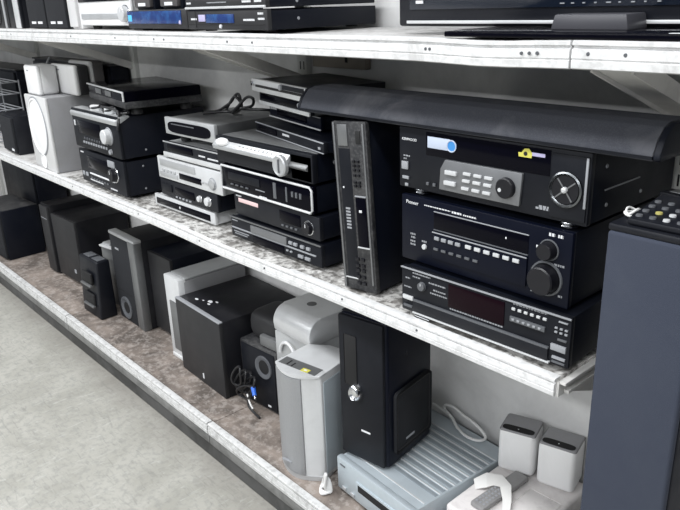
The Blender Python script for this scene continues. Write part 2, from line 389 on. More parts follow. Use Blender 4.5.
r = Dev('stereo_receiver', 'glossy blue-black receiver with two round knobs at right, middle of its stack', 'receiver', -.437, .045, .8935, .424, .150, .33, 'navy', 'case', 0, .006)
r.text('Pioneer', .035, .90, .0115); r.marks([(.16, .33, .905)], 'print', .0022); r.marks([(.34, .40, .90)], 'print', .004); r.marks([(.41, .49, .895)], 'print', .003)
r.rect('display', .225, .785, .595, .835, 'glass', .001)
r.rect('trim_strip', .225, .785, .838, .852, 'greyprint', .002); r.rect('trim_strip', .225, .785, .57, .585, 'greybtn', .002)
r.rect('flap_door', .222, .785, .15, .555, 'navy', .004); r.rect('trim_strip', .222, .785, .535, .552, 'greyprint', .0055)
r.row('button', [.255 + .045 * k for k in range(4)], .465, .03, .05, 'greyprint', .007); r.row('button', [.455 + .055 * k for k in range(6)], .47, .034, .05, 'btn', .007)
r.row('button', [.25 + .05 * k for k in range(6)], .30, .028, .035, 'greybtn', .007)
r.marks([(.24, .54, .36)], 'greyprint', .002)
r.knob(.163, .27, .006, .004, 'btn', None, 'power_button', False)
r.marks([(.145, .18, .35), (.065, .1, .42), (.07, .1, .37), (.065, .1, .31), (.065, .1, .26)], 'greyprint', .004)
r.knob(.89, .72, .0175, .020, 'knobblack', 'greybtn', 'selector_knob', False); r.knob(.885, .34, .029, .026, 'knobblack', 'greybtn', 'volume_knob', False)
r.marks([(.825, .84, .73)], 'print', .005)
r.marks([(.885, .915, .925), (.93, .955, .925)], 'print', .006); r.marks([(.92, .97, .55)], 'greyprint', .004); r.marks([(.845, .86, .70)], 'print', .004); r.marks([(.81, .84, .12), (.95, .97, .15)], 'greyprint', .004)
r.rect('indicator', .66, .668, .72, .745, 'print', .002)
r.screws([(.14, .12), (.3, .12)])

k = Dev('av_receiver', 'black surround receiver with a big chrome dial and grey keypad, topmost of its stack', 'receiver', -.453, .055, 1.0505, .458, .134, .34, 'face', 'case', 0, .012)
k.rect('display', .172, .825, .60, .965, 'glass', .001)
k.text('KENWOOD', .020, .80, .0080)
k.rect('sticker', .182, .315, .72, .90, 'stickerwhite', .0018); k.marks([(.19, .24, .86), (.24, .31, .85), (.19, .31, .81), (.19, .31, .765)], 'skyblue', .0035)
x, z = k.P(.325, .80)
st = MB().cyl((x, 0, z), (0, -1, 0), .0125, .0022, 24).build('round_sticker', 'skyblue', k.t)
MB().tube([(x + .0115 * math.cos(a), -.0022, z + .0115 * math.sin(a)) for a in [2 * PI * i / 20 for i in range(20)]], .0014, 6, True, 0).build('sticker_rim', 'stickerwhite', st)
k.marks([(.30, .37, .935)], 'print', .0025)
k.rect('sticker', .73, .80, .845, .895, 'lilac', .0018)
x, z = k.P(.712, .865)
MB().prism([(x - .016, 0, z - .007), (x + .012, 0, z - .007), (x + .013, 0, z + .002), (x + .006, 0, z + .010), (x - .004, 0, z + .009), (x - .010, 0, z + .001), (x - .017, 0, z + .001)], (0, -.002, 0)).build('emblem', 'yellow', k.t)
MB().cyl((x - .001, -.0018, z), (0, -1, 0), .004, .001, 12).build('emblem_center', 'dark', k.t)
p = MB(); x0, z0 = k.P(.262, .10); x1, z1 = k.P(.705, .585); xa, _ = k.P(.295, 0)
p.prism([(x0, .001, z0), (x1 - .004, .001, z0), (x1, .001, z1), (xa, .001, z1), (x0 + .003, .001, z1 - .02)], (0, -.007, 0), .0015).build('keypad_panel', 'pad', k.t, 'grey keypad panel')
k.row('button', [.335], .40, .065, .065, 'btn', .011); k.row('button', [.330], .235, .065, .065, 'btn', .011)
for i, v in enumerate((.43, .32, .20)):
    k.row('button', [.425 + .058 * j - .004 * i for j in range(3)], v, .040, .045, 'btn', .010)
k.marks([(.41, .55, .49)], 'greyprint', .002)
j = k.knob(.632, .34, .021, .016, 'knobblack', 'greyprint', 'jog_dial', False)
x, z = k.P(.612, .31); MB().cyl((x, -.0155, z), (0, -1, 0), .004, .001, 12).build('finger_dimple', 'btn', j)
k.rect('side_panel', .835, .992, .06, .935, 'face', .003)
x, z = k.P(.905, .47)
dl = MB().lathe((x, -.002, z), (0, -1, 0), [(.033, 0), (.033, .006), (.030, .008), (.0275, .004), (.026, .003)], 40).build('volume_dial', 'darkchrome', k.t, 'chrome ringed volume dial')
MB().cyl((x, -.004, z), (0, -1, 0), .0265, .003, 36).build('dial_face', 'knobblack', dl)
m = MB()
for a in (.9, 2.5, 4.0, 5.6): m.box(-.0012, .0012, -.0085, -.006, .005, .025); bmesh.ops.rotate(m.bm, cent=(0, 0, 0), matrix=Matrix.Rotation(a, 3, 'Y'), verts=m.bm.verts[-8:])
bmesh.ops.translate(m.bm, vec=(x, 0, z), verts=m.bm.verts[:]); m.build('dial_spokes', 'pad', dl)
MB().lathe((x, -.006, z), (0, -1, 0), [(.006, 0), (.0055, .006), (.003, .008)], 16).build('dial_hub', 'lsilver', dl)
k.marks([(.868, .93, .765)], 'print', .0035); k.marks([(.77, .85, .13)], 'greyprint', .004); k.marks([(.785, .83, .16)], 'greyprint', .004)
k.rect('trim_strip', .982, .992, .25, .93, 'greyprint', .0042)
k.row('button', [.04], .37, .04, .13, 'greyprint', .003); k.row('button', [.045], .17, .04, .05, 'greyprint', .003); k.row('button', [.05], .05, .02, .05, 'greyprint', .002); k.row('button', [.185, .225], .14, .015, .05, 'greybtn', .003)
k.marks([(.03, .07, .53), (.03, .05, .48)], 'greyprint', .003)
k.screws([(.06, .75), (.07, .2), (.2, .2)])
MB().box(k.w - .0045, k.w - .0025, .06, .19, k.f + .055, k.f + .0575).build('scratch', 'greyprint', k.t)

# chrome feet peeking between the receivers
for dv, us in ((k, (.11, .90)),):
    for u in us:
        x, _ = dv.P(u, 0)
        MB().lathe((x, .024, .0003), (0, 0, 1), [(.017, 0), (.019, .003), (.017, .006), (.019, .009), (.018, .0118)], 20).build('foot_trim', 'chrome', dv.t)

# upright video recorder standing on its end
v = Dev('video_recorder', 'black video cassette recorder standing on its end beside the receivers', 'video recorder', -.622, .030, Z_MID + .003, .106, .415, .27, 'dusty', 'case', 6, .001, ry=-3.6)
v.rect('cassette_door', .16, .50, .08, .85, 'face', -.0005 + .001)
v.rect('trim_strip', .055, .10, .01, .995, 'greymetal', .003); v.rect('trim_strip', .90, .945, .05, .99, 'greymetal', .003)
v.rect('display', .57, .86, .28, .57, 'glass', .002); v.rect('trim_strip', .56, .88, .575, .583, 'greyprint', .003); v.rect('trim_strip', .54, .90, .27, .278, 'btn', .003)
v.rect('eject_button', .70, .83, .88, .95, 'dark', .002); v.rect('chrome_patch', .18, .46, .865, .985, 'greymetal', .002)
for vv in (.64, .66, .70, .73, .755, .78): v.row('button', [.60, .72], vv, .07, .014, 'knobblack', .004)
for vv in (.05, .09, .13, .16, .2): v.row('button', [.50, .66], vv, .10, .02, 'knobblack', .004)
v.rect('trim_strip', .06, .48, .072, .078, 'lsilver', .003)
x, z = v.P(.33, .38)
for i in range(7): MB().box(x - .008, x + .006, -.0015, 0, z + i * .008, z + i * .008 + .0045).build('small_print', 'greyprint', v.t)
v.rect('label_mark', .66, .74, .485, .50, 'print', .003); v.rect('indicator', .22, .26, .62, .63, 'print', .002)

# soundbar lying over recorder and receiver
sb = thing('soundbar', 'long dusty black cloth-covered soundbar lying over the receivers', 'soundbar', (-.798, .045, 1.1985), -.3)
def sb_prof(x): return [(x, .0, .004), (x, .006, 0), (x, .115, 0), (x, .12, .006), (x, .12, .050), (x, .112, .058), (x, .050, .058), (x, .030, .052), (x, .012, .034), (x, .002, .014)]
MB().prism(sb_prof(.012), (.90, 0, 0), .002).build('cloth_cover', 'barcloth', sb)
MB().prism([(a, b, c_) for a, b, c_ in sb_prof(.0)], (.0118, 0, 0), .003).build('end_cap', 'case', sb)
MB().prism([(a, b, c_) for a, b, c_ in sb_prof(.9122)], (.012, 0, 0), .003).build('end_cap', 'case', sb)
MB().box(.012, .912, -.0012, .004, .004, .009).build('bottom_trim', 'face', sb)

# ------------------------------------------------------------------ middle shelf, centre stack
d = Dev('disc_player', 'charcoal disc player with a grey tray, bottom of the tall centre stack', 'disc player', -1.172, .055, Z_MID + .001, .428, .066, .31, 'face', 'case', .5, .010, bev=.005)
d.rect('disc_tray', .26, .66, .52, .86, 'pad', .005); d.rect('trim_strip', .02, .95, .44, .50, 'greyprint', .003)
d.rect('display', .27, .62, .06, .38, 'glass', .002); d.rect('trim_strip', 0, 1, .93, .99, 'greymetal', .003)
d.row('button', [.70, .75, .82, .88], .68, .035, .13, 'greyprint', .005); d.row('button', [.80, .87], .23, .05, .13, 'greyprint', .005)
d.marks([(.02, .09, .82), (.04, .22, .3), (.05, .20, .2)], 'greyprint', .0035); d.row('button', [.66, .70], .28, .02, .07, 'greyprint', .004)
d.screws([(.1, .3)])

t3 = Dev('tuner_amplifier', 'black amplifier with a ringed knob and pale sticker, above the charcoal disc player', 'amplifier', -1.148, .060, .851, .40, .066, .30, 'black', 'case', 0, .007)
t3.rect('sticker', .06, .31, .62, .80, 'pink', .0015); t3.rect('display', .57, .80, .35, .85, 'glass', .002)
t3.knob(.89, .45, .017, .014, 'knobblack', 'chrome'); t3.marks([(.03, .10, .90)], 'print', .004)
t3.row('button', [.60 + .05 * i for i in range(4)], .2, .025, .08, 'greybtn', .003)

t2 = Dev('framed_player', 'black glossy player edged with a silver frame, middle of the centre stack', 'disc player', -1.195, .055, .924, .432, .075, .30, 'glass', 'case', 0, .006)
m = MB(); W_, H_ = t2.w, t2.h; F_ = t2.f
for pts in ([(0, F_ + .003), (W_ - .012, F_ + .003), (W_ - .004, F_ + .011), (W_ - .004, F_ + H_ - .011), (W_ - .012, F_ + H_ - .003), (0, F_ + H_ - .003), (-.004, F_ + H_ / 2)],):
    m.tube([(a, -.001, b) for a, b in pts], .0035, 8, True, 0)
m.build('silver_frame', 'lsilver', t2.t, 'silver frame around the front')
t2.rect('disc_tray', .08, .45, .45, .75, 'face', .002); t2.marks([(.33, .42, .5)], 'print', .004); t2.marks([(.40, .50, .33)], 'greyprint', .003)
t2.rect('panel', .60, .63, .2, .8, 'greybtn', .002); t2.rect('panel', .73, .745, .2, .75, 'greybtn', .002); t2.row('button', [.80, .84, .88], .55, .018, .2, 'greybtn', .003)
t2.row('button', [.12 + .06 * i for i in range(4)], .28, .03, .05, 'greybtn', .003)
t2.marks([(.44, .52, .10)], 'print', .004)

t1 = Dev('home_theater_receiver', 'wide receiver with a sculpted silver front and big round knob, under the thin black players', 'receiver', -1.215, .055, 1.008, .455, .078, .33, 'face', 'case', 0, .004, bev=.004, plate=.02)
MB().box(.006, .449, .021, .328, .078, .0815, .001).build('top_cover', 'greymetal', t1.t, 'worn grey metal top')
w_, h_ = t1.w, t1.h
m = MB()
m.prism([(.0, .006, .038), (.0, -.012, .044), (.0, -.014, .056), (.0, .004, h_ - .004), (.0, .02, h_ + .003)], (w_ * .80, 0, 0), .002)
m.build('silver_front', 'silver', t1.t, 'sculpted silver upper front')
m = MB().prism([(w_ * .80, -.002, .035), (w_ * .80, -.012, .044), (w_ * .80, -.002, .055)], (w_ * .17, 0, 0), .002).build('silver_lip', 'greymetal', t1.t)
MB().box(w_ * .80, w_ * .995, .0, .02, .006, h_ - .002, .003).build('dark_end', 'face', t1.t)
MB().lathe((w_ * .10, -.004, .066), (0, -.55, .83), [(.030, 0), (.028, .006), (.02, .008)], 24, 1., .5).build('oval_button', 'white', t1.t)
me = MB().cyl((0, 0, 0), (0, -.55, .83), .0035, .004, 12, .003).mesh('button', 'chrome')
for i in range(9): link('button', me, t1.t, None, (w_ * (.30 + .042 * i), -.004, .061))
kn = MB().lathe((w_ * .745, -.010, .040), (0, -1, 0), [(.029, 0), (.029, .010), (.025, .013), (.019, .010), (.010, .011)], 32).build('volume_knob', 'silver', t1.t, 'bright volume knob')
MB().box(w_ * .745 - .002, w_ * .745 + .002, -.024, -.02, .022, .058).build('pointer', 'greybtn', kn)
MB().cyl((w_ - .006, .08, .05), (1, 0, 0), .006, .004, 12).build('screw', 'greyprint', t1.t)

# four thin players thrown on top at a slant
def thin(name, label, x, y, z, w, h, dep, face, case, rz, group=None):
    return Dev(name, label, 'disc player', x, y, z, w, h, dep, face, case, rz, .004, group)
q = thin('thin_player', 'thin black player with a white mark, lowest of the slanted players beside the recorder', -1.165, .170, 1.0875, .44, .030, .24, 'face', 'case', -12.5)
q.rect('trim_strip', 0, 1, .86, .97, 'greyprint', .002); q.rect('display', .05, .35, .2, .75, 'glass', .002); q.marks([(.44, .54, .55)], 'print', .006); q.rect('button', .94, .965, .3, .5, 'greyprint', .003)
q.rect('trim_strip', 0, 1, .0, .08, 'greyprint', .002)
q = thin('compact_recorder', 'small black player with silver edges, second from the bottom of the slanted players', -1.175, .232, 1.123, .34, .037, .17, 'navy', 'case', -12.5)
q.rect('trim_strip', .0, 1, .9, .99, 'greyprint', .003); q.rect('trim_strip', .0, 1, .0, .1, 'lsilver', .003); q.marks([(.03, .16, .72)], 'print', .005); q.rect('disc_tray', .18, .75, .3, .7, 'glass', .003)
q = thin('slot_player', 'black player between two silver bands, second from the top of the slanted players', -1.178, .200, 1.165, .34, .038, .22, 'black', 'greymetal', -12.5)
q.rect('trim_strip', .0, 1, .0, .28, 'lsilver', .004); q.rect('disc_tray', .05, .8, .4, .85, 'glass', .003); q.knob(.82, .6, .007, .006, 'greyprint', None, 'button', False)
q = thin('flat_player', 'grey topped player with a bright silver front, topmost of the slanted players', -1.165, .165, 1.208, .360, .036, .245, 'lsilver', 'black', -12.5)
q.rect('dark_band', .10, .96, .40, .58, 'dark', .003); q.rect('button', .02, .08, .45, .8, 'chrome', .005); q.rect('dark_band', .62, .98, .62, .95, 'black', .003); q.knob(.60, .75, .008, .008, 'greyprint', None, 'knob', False)

# ------------------------------------------------------------------ middle shelf, silver stack
s5 = Dev('flat_receiver_box', 'flat silver set-top box with a white marked black window, bottom of the silver stack', 'set-top box', -1.695, .070, Z_MID + .001, .395, .042, .25, 'lsilver', 'lsilver', 1, .008)
s5.rect('window', .04, .93, .2, .72, 'glass', .002); s5.marks([(.08, .30, .48), (.82, .90, .45)], 'print', .006); s5.knob(.45, .45, .005, .003, 'btn', None, 'button', False)
s4 = Dev('cassette_deck', 'black deck with two small round knobs, second from bottom of the silver stack', 'tape deck', -1.640, .072, .8235, .372, .060, .26, 'black', 'case', 0, .006)
s4.rect('panel', .03, .22, .3, .75, 'face', .003); s4.marks([(.04, .11, .7)], 'print', .006); s4.rect('window', .28, .62, .25, .7, 'glass', .002)
s4.knob(.72, .5, .010, .010, 'lsilver', 'chrome'); s4.knob(.86, .5, .014, .012, 'lsilver', 'chrome'); s4.row('button', [.3 + .06 * i for i in range(5)], .12, .03, .1, 'greyprint')
s3 = Dev('silver_video_recorder', 'silver video recorder with a small black display, in the middle of the silver stack', 'video recorder', -1.632, .066, .890, .405, .076, .27, 'lsilver', 'silver', .5, .004)
s3.rect('cassette_door', .05, .62, .60, .90, 'silver', .002); s3.rect('display', .36, .70, .20, .46, 'glass', .002); s3.knob(.87, .40, .017, .008, 'silver', 'greyprint', 'jog_dial', False)
s3.row('button', [.72, .77, .80], .35, .03, .08, 'silver'); s3.row('button', [.10, .16, .22, .28], .40, .035, .09, 'silver'); s3.rect('flap_door', .04, .33, .15, .33, 'silver', .003); s3.marks([(.06, .12, .75), (.20, .3, .28)], 'greyprint', .004)
s2 = Dev('dvd_player', 'black and silver disc player directly under the top silver box of its stack', 'disc player', -1.572, .066, .9710, .37, .052, .26, 'black', 'silver', 1.0, .006)
s2.rect('silver_lip', 0, 1, 0, .3, 'lsilver', .004); s2.rect('disc_tray', .08, .5, .45, .85, 'glass', .003); s2.marks([(.36, .43, .6), (.60, .70, .55), (.74, .90, .5)], 'print', .005); s2.rect('trim_strip', 0, 1, .92, 1.0, 'silver', .002)
s1 = Dev('satellite_box', 'silver set-top box with a rounded black front window, topmost of the silver stack', 'set-top box', -1.545, .066, 1.030, .295, .056, .31, 'silver', 'greymetal', 1.5, .026)
x, z = s1.P(.5, .48)
MB().prism([(s1.w * (.5 + .43 * math.copysign(abs(math.cos(a)) ** .35, math.cos(a))), 0, z + .019 * math.copysign(abs(math.sin(a)) ** .7, math.sin(a))) for a in [2 * PI * i / 40 for i in range(40)]], (0, -.002, 0)).build('window', 'glass', s1.t)
s1.marks([(.35, .45, .5), (.52, .6, .42), (.74, .88, .38)], 'print', .005); s1.rect('slot', .15, .62, .62, .68, 'greybtn', .003)

cb = MB()
cx, cy, cz = -1.40, .20, 1.116
cb.tube([(cx - .10, cy, cz), (cx - .06, cy + .02, cz + .002), (cx - .02, cy + .05, cz + .03), (cx + .01, cy + .05, cz + .052), (cx + .03, cy + .06, cz + .03), (cx - .01, cy + .08, cz + .004), (cx + .02, cy + .03, cz + .002), (cx + .06, cy + .03, cz + .03), (cx + .08, cy + .05, cz + .055), (cx + .10, cy + .06, cz + .05), (cx + .06, cy + .08, cz + .022), (cx + .02, cy + .06, cz + .012), (cx + .08, cy + .10, cz + .01), (cx + .10, cy + .13, cz + .005)], .0048)
cb.tube([(cx - .04, cy + .04, cz), (cx - .03, cy + .06, cz + .035), (cx, cy + .07, cz + .058), (cx + .04, cy + .05, cz + .030), (cx + .02, cy + .03, cz + .006), (cx - .02, cy + .03, cz + .003), (cx - .07, cy - .03, cz)], .0048)
tag(cb.build('power_cable', 'cableblack'), 'looped black power cable lying on top of the silver set-top box', 'cable')

# ------------------------------------------------------------------ middle shelf, left stack of black receivers and turntable
a = Dev('black_receiver', 'black receiver with a bright slot under its display, bottom of the left receiver stack', 'receiver', -2.272, .040, Z_MID + .001, .428, .134, .35, 'face', 'case', -1, .012)
a.rect('display', .20, .78, .48, .86, 'glass', .002); a.rect('trim_strip', .22, .78, .30, .345, 'print', .003); a.knob(.80, .55, .026, .022, 'knobblack', 'chrome')
a.marks([(.05, .12, .92), (.66, .8, .08), (.2, .5, .12)], 'print', .005); a.rect('chrome_edge', .68, .82, .74, .93, 'greyprint', .004); a.row('button', [.06, .14], .25, .05, .12, 'greyprint'); a.row('button', [.25 + .06 * i for i in range(7)], .18, .035, .05, 'greybtn')
a.screws([(.08, .8), (.2, .55), (.08, .15)])
b = Dev('silver_topped_receiver', 'black receiver with a bright silver top edge and knob, under the turntable', 'receiver', -2.275, .036, .920, .440, .155, .36, 'face', 'case', -1, .010, bev=.004)
m = MB().prism([(0, -.003, b.f + .80 * b.h), (0, -.006, b.f + .9 * b.h), (0, .008, b.f + b.h), (0, .05, b.f + b.h + .001), (0, .05, b.f + b.h - .004)], (b.w, 0, 0), .001).build('silver_edge', 'silver', b.t, 'silver top edge')
b.rect('display', .12, .62, .38, .72, 'glass', .002); b.knob(.80, .50, .028, .026, 'lsilver', 'greyprint', 'volume_knob'); b.row('button', [.22 + .055 * i for i in range(10)], .17, .030, .06, 'greyprint'); b.row('button', [.06], .62, .03, .14, 'btn')
b.row('button', [.25 + .055 * i for i in range(10)], .28, .022, .05, 'greybtn'); b.marks([(.15, .4, .9)], 'greyprint', .004); b.knob(.80, .12, .010, .008, 'greyprint', None, 'button', False)
b.screws([(.1, .15), (.2, .15)])

tt = thing('turntable', 'black turntable with a silver-edged front and smoked lid, on the left receivers', 'turntable', (-2.268, .118, 1.0895), -8); tt.scale = (1.07, 1.08, 1)
for fx in (.05, .40):
    for fy in (.05, .225): MB().lathe((fx, fy, .0), (0, 0, 1), [(.020, 0), (.020, .010), (.014, .026)], 20).build('foot', 'rubber', tt)
MB().box(0, .44, 0, .275, .024, .050, .005).build('plinth', 'dusty', tt)
MB().box(.002, .43, -.004, .002, .080, .0855, .001).build('silver_edge', 'lsilver', tt, 'silver strip along the front')
MB().box(.430, .4365, -.004, .002, .050, .0855, .002).build('silver_edge', 'lsilver', tt)
MB().cyl((.20, .140, .049), (0, 0, 1), .128, .010, 40, .124).build('platter', 'face', tt)
lid = MB().box(.002, .438, .002, .271, .080, .086, .002).box(.002, .006, .002, .271, .050, .081).box(.434, .438, .002, .271, .050, .081).box(.002, .438, .002, .006, .050, .081).box(.002, .438, .267, .271, .050, .081).build('dust_cover', 'glass', tt, 'smoked dust cover')
for i, xx in enumerate((.10, .22)): MB().box(xx, xx + .07, -.0005, .0025, .054, .074, .002).build('front_panel', 'greymetal', tt)
cc = MB()
for i in range(3):
    bx = -2.16 + i * .125
    cc.tube([(bx, .10 + .02 * i, 1.0920), (bx + .02, .062, 1.092), (bx + .06, .055, 1.094), (bx + .09, .07, 1.100), (bx + .05, .088, 1.104), (bx + .01, .09, 1.096)], .0048)
cc.tube([(-2.03, .062, 1.104), (-1.93, .052, 1.108), (-1.86, .05, 1.100), (-1.835, .034, 1.07), (-1.832, .026, 1.04)], .005)
tag(cc.build('audio_cable', 'cableblack'), 'tangled black cable lying between the turntable and receiver', 'cable')
for px, lb, mt in ((-2.115, 'left of the two pale plugs on the black cable under the turntable', 'offwhite'), (-1.985, 'right of the two pale plugs on the black cable under the turntable', 'lsilver')):
    pl = thing('cable_plug', lb, 'plug', (px, .048, 1.0815), 20)
    MB().box(0, .05, 0, .022, 0, .024, .006).build('plug_body', mt, pl); MB().cyl((.05, .011, .011), (1, 0, 0), .006, .012, 10).build('plug_pin', 'chrome', pl)

# ------------------------------------------------------------------ middle shelf, white speakers
ws = thing('white_speaker', 'tall pale grey speaker with a large white oval woofer', 'speaker', (-2.80, .030, Z_MID + .001), -2)
MB().box(0, .285, .012, .262, 0, .330, .006).build('cabinet', 'greyside', ws, 'grey cabinet')
MB().box(0, .285, 0, .014, 0, .330, .006).build('baffle', 'offwhite', ws)
MB().lathe((.135, -.001, .195), (0, -1, 0), [(.112, 0), (.112, .004), (.104, .005), (.101, .001), (.07, .005), (.03, .009), (.01, .010)], 40, 1., 1.13).build('woofer', 'cone', ws)
MB().lathe((.145, -.001, .040), (0, -1, 0), [(.034, 0), (.034, .004), (.028, .005), (.026, .001), (.012, .004)], 28).build('tweeter', 'cone', ws)
MB().tube([(.135 + .115 * math.cos(t), -.001, .195 + .13 * math.sin(t)) for t in [2 * PI * i / 36 for i in range(36)]], .0035, 6, True, 0).build('woofer_ring', 'greyprint', ws)
def small_white(label, x, y, w, dp, h, side, rz):
    t = thing('satellite_speaker', label, 'speaker', (x, y, Z_MID + .3315), rz)
    MB().box(0, w, .016, dp, 0, h, .014, 3).build('cabinet', side, t)
    MB().box(0, w, 0, .024, 0, h, .010, 3).build('grille', 'white', t, 'white front grille')
    MB().box(w * .25, w * .40, -.001, .002, h * .80, h * .84).build('badge', 'greyprint', t)
    return t
small_white('small white speaker with pale grey sides, leftmost on the big white speaker', -2.772, .040, .150, .094, .128, 'offwhite', 0)
small_white('small white speaker with dark grey sides, second from left on the big white speaker', -2.718, .140, .262, .072, .128, 'charcoal', 0)
small_white('small white speaker with brown sides, farthest right on the big white speaker', -2.695, .215, .225, .072, .138, 'brownside', 0)

# ------------------------------------------------------------------ middle shelf, far left
def speaker_box(name, label, x, y, z, w, h, dp, rz=0, cab='wood', front='grille', fr=.012, cat='speaker', bev=.004, inset=.008, group=None):
    t = thing(name, label, cat, (x, y, z), rz, group)
    MB().box(0, w, .014, dp, 0, h, bev).build('cabinet', cab, t)
    MB().box(inset, w - inset, 0, .016, inset, h - inset, .004).build('grille', front, t)
    return t
bt = speaker_box('black_cabinet', 'wide dark cabinet behind the white speakers with a dusty top', -3.42, .302, Z_MID + .001, .95, .440, .10, 0, 'case', 'face', cat='cabinet')
MB().box(-.01, .96, .004, .098, .4405, .449, .004).build('lid', 'dusty', bt)
bt2 = speaker_box('black_cabinet', 'wide dark cabinet at the far left end of the middle shelf', -4.5, .22, Z_MID + .001, 1.0, .38, .17, 0, 'case', 'face', cat='cabinet')
MB().box(-.01, 1.01, .004, .168, .3805, .390, .004).build('lid', 'dusty', bt2)
ms = speaker_box('bookshelf_speaker', 'small black speaker at the left end of the middle shelf beside the wire rack', -3.33, .050, Z_MID + .001, .235, .192, .13, -3, 'black', 'grille')
MB().box(.17, .21, -.002, .002, .02, .03).build('badge', 'print', ms)
wr = thing('wire_rack', 'grey wire rack with shelves at the far left of the middle shelf', 'rack', (-3.75, .03, Z_MID + .001))
for i in range(2):
    for jx in range(2): MB().tube([(.02 + .32 * i, .02 + .16 * jx, 0), (.02 + .32 * i, .02 + .16 * jx, .34)], .004, 8, smooth=0).build('post', 'greyprint', wr)
for zz in (.03, .11, .19, .27, .33):
    m = MB()
    for yy in (.02, .06, .10, .14, .18): m.tube([(.02, yy, zz), (.34, yy, zz)], .003, 6, smooth=0)
    for xx in (.02, .34): m.tube([(xx, .02, zz), (xx, .18, zz)], .003, 6, smooth=0)
    m.build('wire_shelf', 'greyprint', wr)
cbl = MB().tube([(-3.16, .305, 1.229), (-3.16, .285, 1.20), (-3.19, .26, 1.12), (-3.24, .22, 1.05), (-3.30, .21, .98), (-3.32, .205, .86), (-3.30, .21, .79)], .0055).build('hanging_cable', 'greyprint')
tag(cbl, 'grey cable hanging down the front of the dark cabinet', 'cable')

ob = thing('outlet_box', 'beige outlet box fixed to the back panel above the soundbar', 'outlet', (-1.16, BACK - .026, 1.262))
MB().box(0, .24, 0, .025, 0, .05, .003).build('housing', 'beige', ob); MB().box(.155, .165, -.002, .002, .018, .034).build('socket', 'dark', ob)

# ------------------------------------------------------------------ top shelf
ZT = Z_TOP + .001
g = thing('wide_speaker', 'dark grey speaker with an exposed oval driver, leftmost on the top shelf', 'speaker', (-3.40, .12, ZT))
MB().box(0, .30, .014, .24, 0, .34, .004).build('cabinet', 'charcoal', g); MB().box(.0, .30, 0, .016, 0, .34, .004).build('baffle', 'charcoal', g)
MB().lathe((.15, 0, .085), (0, -1, 0), [(.058, 0), (.058, .004), (.05, .004), (.02, .001), (.012, .004)], 30, 1, 1.3).build('driver', 'rubber', g)
MB().tube([(.15 + .05 * math.cos(t), -.004, .085 + .065 * math.sin(t)) for t in [PI * (.9 + .8 * i / 12) for i in range(13)]], .004, 6, smooth=0).build('driver_rim', 'lsilver', g)
MB().box(.25, .275, -.003, .002, 0, .34).build('trim_strip', 'silver', g); 
g = thing('slim_speaker', 'slim speaker with a pale silver front strip, second on the top shelf from the left', 'speaker', (-3.05, .11, ZT))
MB().box(0, .165, .014, .24, 0, .34, .003).build('cabinet', 'black', g); MB().box(.0, .165, 0, .016, 0, .34, .003).build('baffle', 'face', g); MB().box(.085, .150, -.004, .002, 0, .34, .002).build('trim_strip', 'lsilver', g)
for x0, lb in ((-2.80, 'black grille speaker, left one of the matching pair beside the white stereo'), (-2.575, 'black grille speaker, right one of the matching pair beside the white stereo')):
    g = speaker_box('grille_speaker', lb, x0, .11, ZT, .215, .36, .24, 0, 'black', 'grille', inset=.003)
    for bx in (.045, .12): MB().box(bx, bx + .05, -.002, .002, .020, .030).build('badge', 'print', g)
g = speaker_box('white_side_speaker', 'narrow white speaker close against the white stereo on the top shelf', -2.345, .112, ZT, .095, .33, .20, 0, 'white', 'offwhite')
ws_ = Dev('white_stereo', 'white stereo unit with a dark window and a round knob on the top shelf', 'stereo', -2.232, .115, ZT, .445, .235, .28, 'white', 'white', 0, .014, bev=.008)
ws_.rect('window', .02, .985, .36, .95, 'glass', .003); ws_.rect('silver_band', .05, .80, .10, .18, 'silver', .003); ws_.knob(.905, .17, .026, .022, 'lsilver', 'chrome')
ws_.marks([(.3, .34, .42), (.36, .40, .42), (.84, .92, .42)], 'print', .006); ws_.marks([(.04, .12, .16)], 'greyprint', .006)
bl = Dev('blue_display_receiver', 'receiver with a glowing blue front under two small speakers on the top shelf', 'receiver', -1.785, .098, ZT, .400, .058, .29, 'charcoal', 'case', 0, .006)
bl.rect('display', .01, .92, .28, .95, 'bluedisp', .002); bl.marks([(.56, .66, .62), (.74, .79, .55)], 'print', .005); bl.marks([(.58, .64, .40)], 'cyan', .003); bl.rect('light_patch', .02, .09, .40, .75, 'cyan', .0025); bl.knob(.9, .35, .006, .004, 'lilac', None, 'button', False)
for x0, lb in ((-1.745, 'small brownish black speaker, left of two on the blue-lit receiver'), (-1.565, 'small brownish black speaker, right of two on the blue-lit receiver')):
    g = speaker_box('cube_speaker', lb, x0, .105, ZT + .065, .125, .11, .12, 0, 'case', 'brownside')
    MB().box(.04, .09, -.002, .002, .012, .022).build('badge', 'print', g)
hs = Dev('theater_receiver', 'dark grey receiver with a blue display window, lower of two on the top shelf', 'receiver', -1.262, .030, ZT + .004, .394, .050, .370, 'charcoal', 'case', -1, .006)
hs.rect('display', .26, .62, .35, .80, 'bluedisp', .002); hs.rect('sticker', .16, .25, .42, .78, 'lilac', .002); hs.marks([(.05, .13, .55), (.73, .86, .50), (.90, .97, .55), (.90, .96, .80)], 'print', .005); hs.rect('groove', .0, .97, .25, .30, 'dark', .001); hs.knob(.45, .17, .005, .004, 'print', None, 'button', False)
hs.rect('groove', .11, .118, .1, .98, 'dark', .001)
hu = Dev('thin_disc_player', 'thin dark grey player with a silver lower edge, upper of two on the top shelf', 'disc player', -1.264, .028, ZT + .061, .395, .026, .370, 'charcoal', 'case', -1, .003)
hu.rect('trim_strip', .0, 1, .0, .22, 'lsilver', .003); hu.marks([(.02, .08, .6), (.74, .84, .6), (.88, .96, .6)], 'print', .005); hu.marks([(.3, .55, .6)], 'greyprint', .003)
for dv in (hs, hu): dv.screws([(.1, .5)])

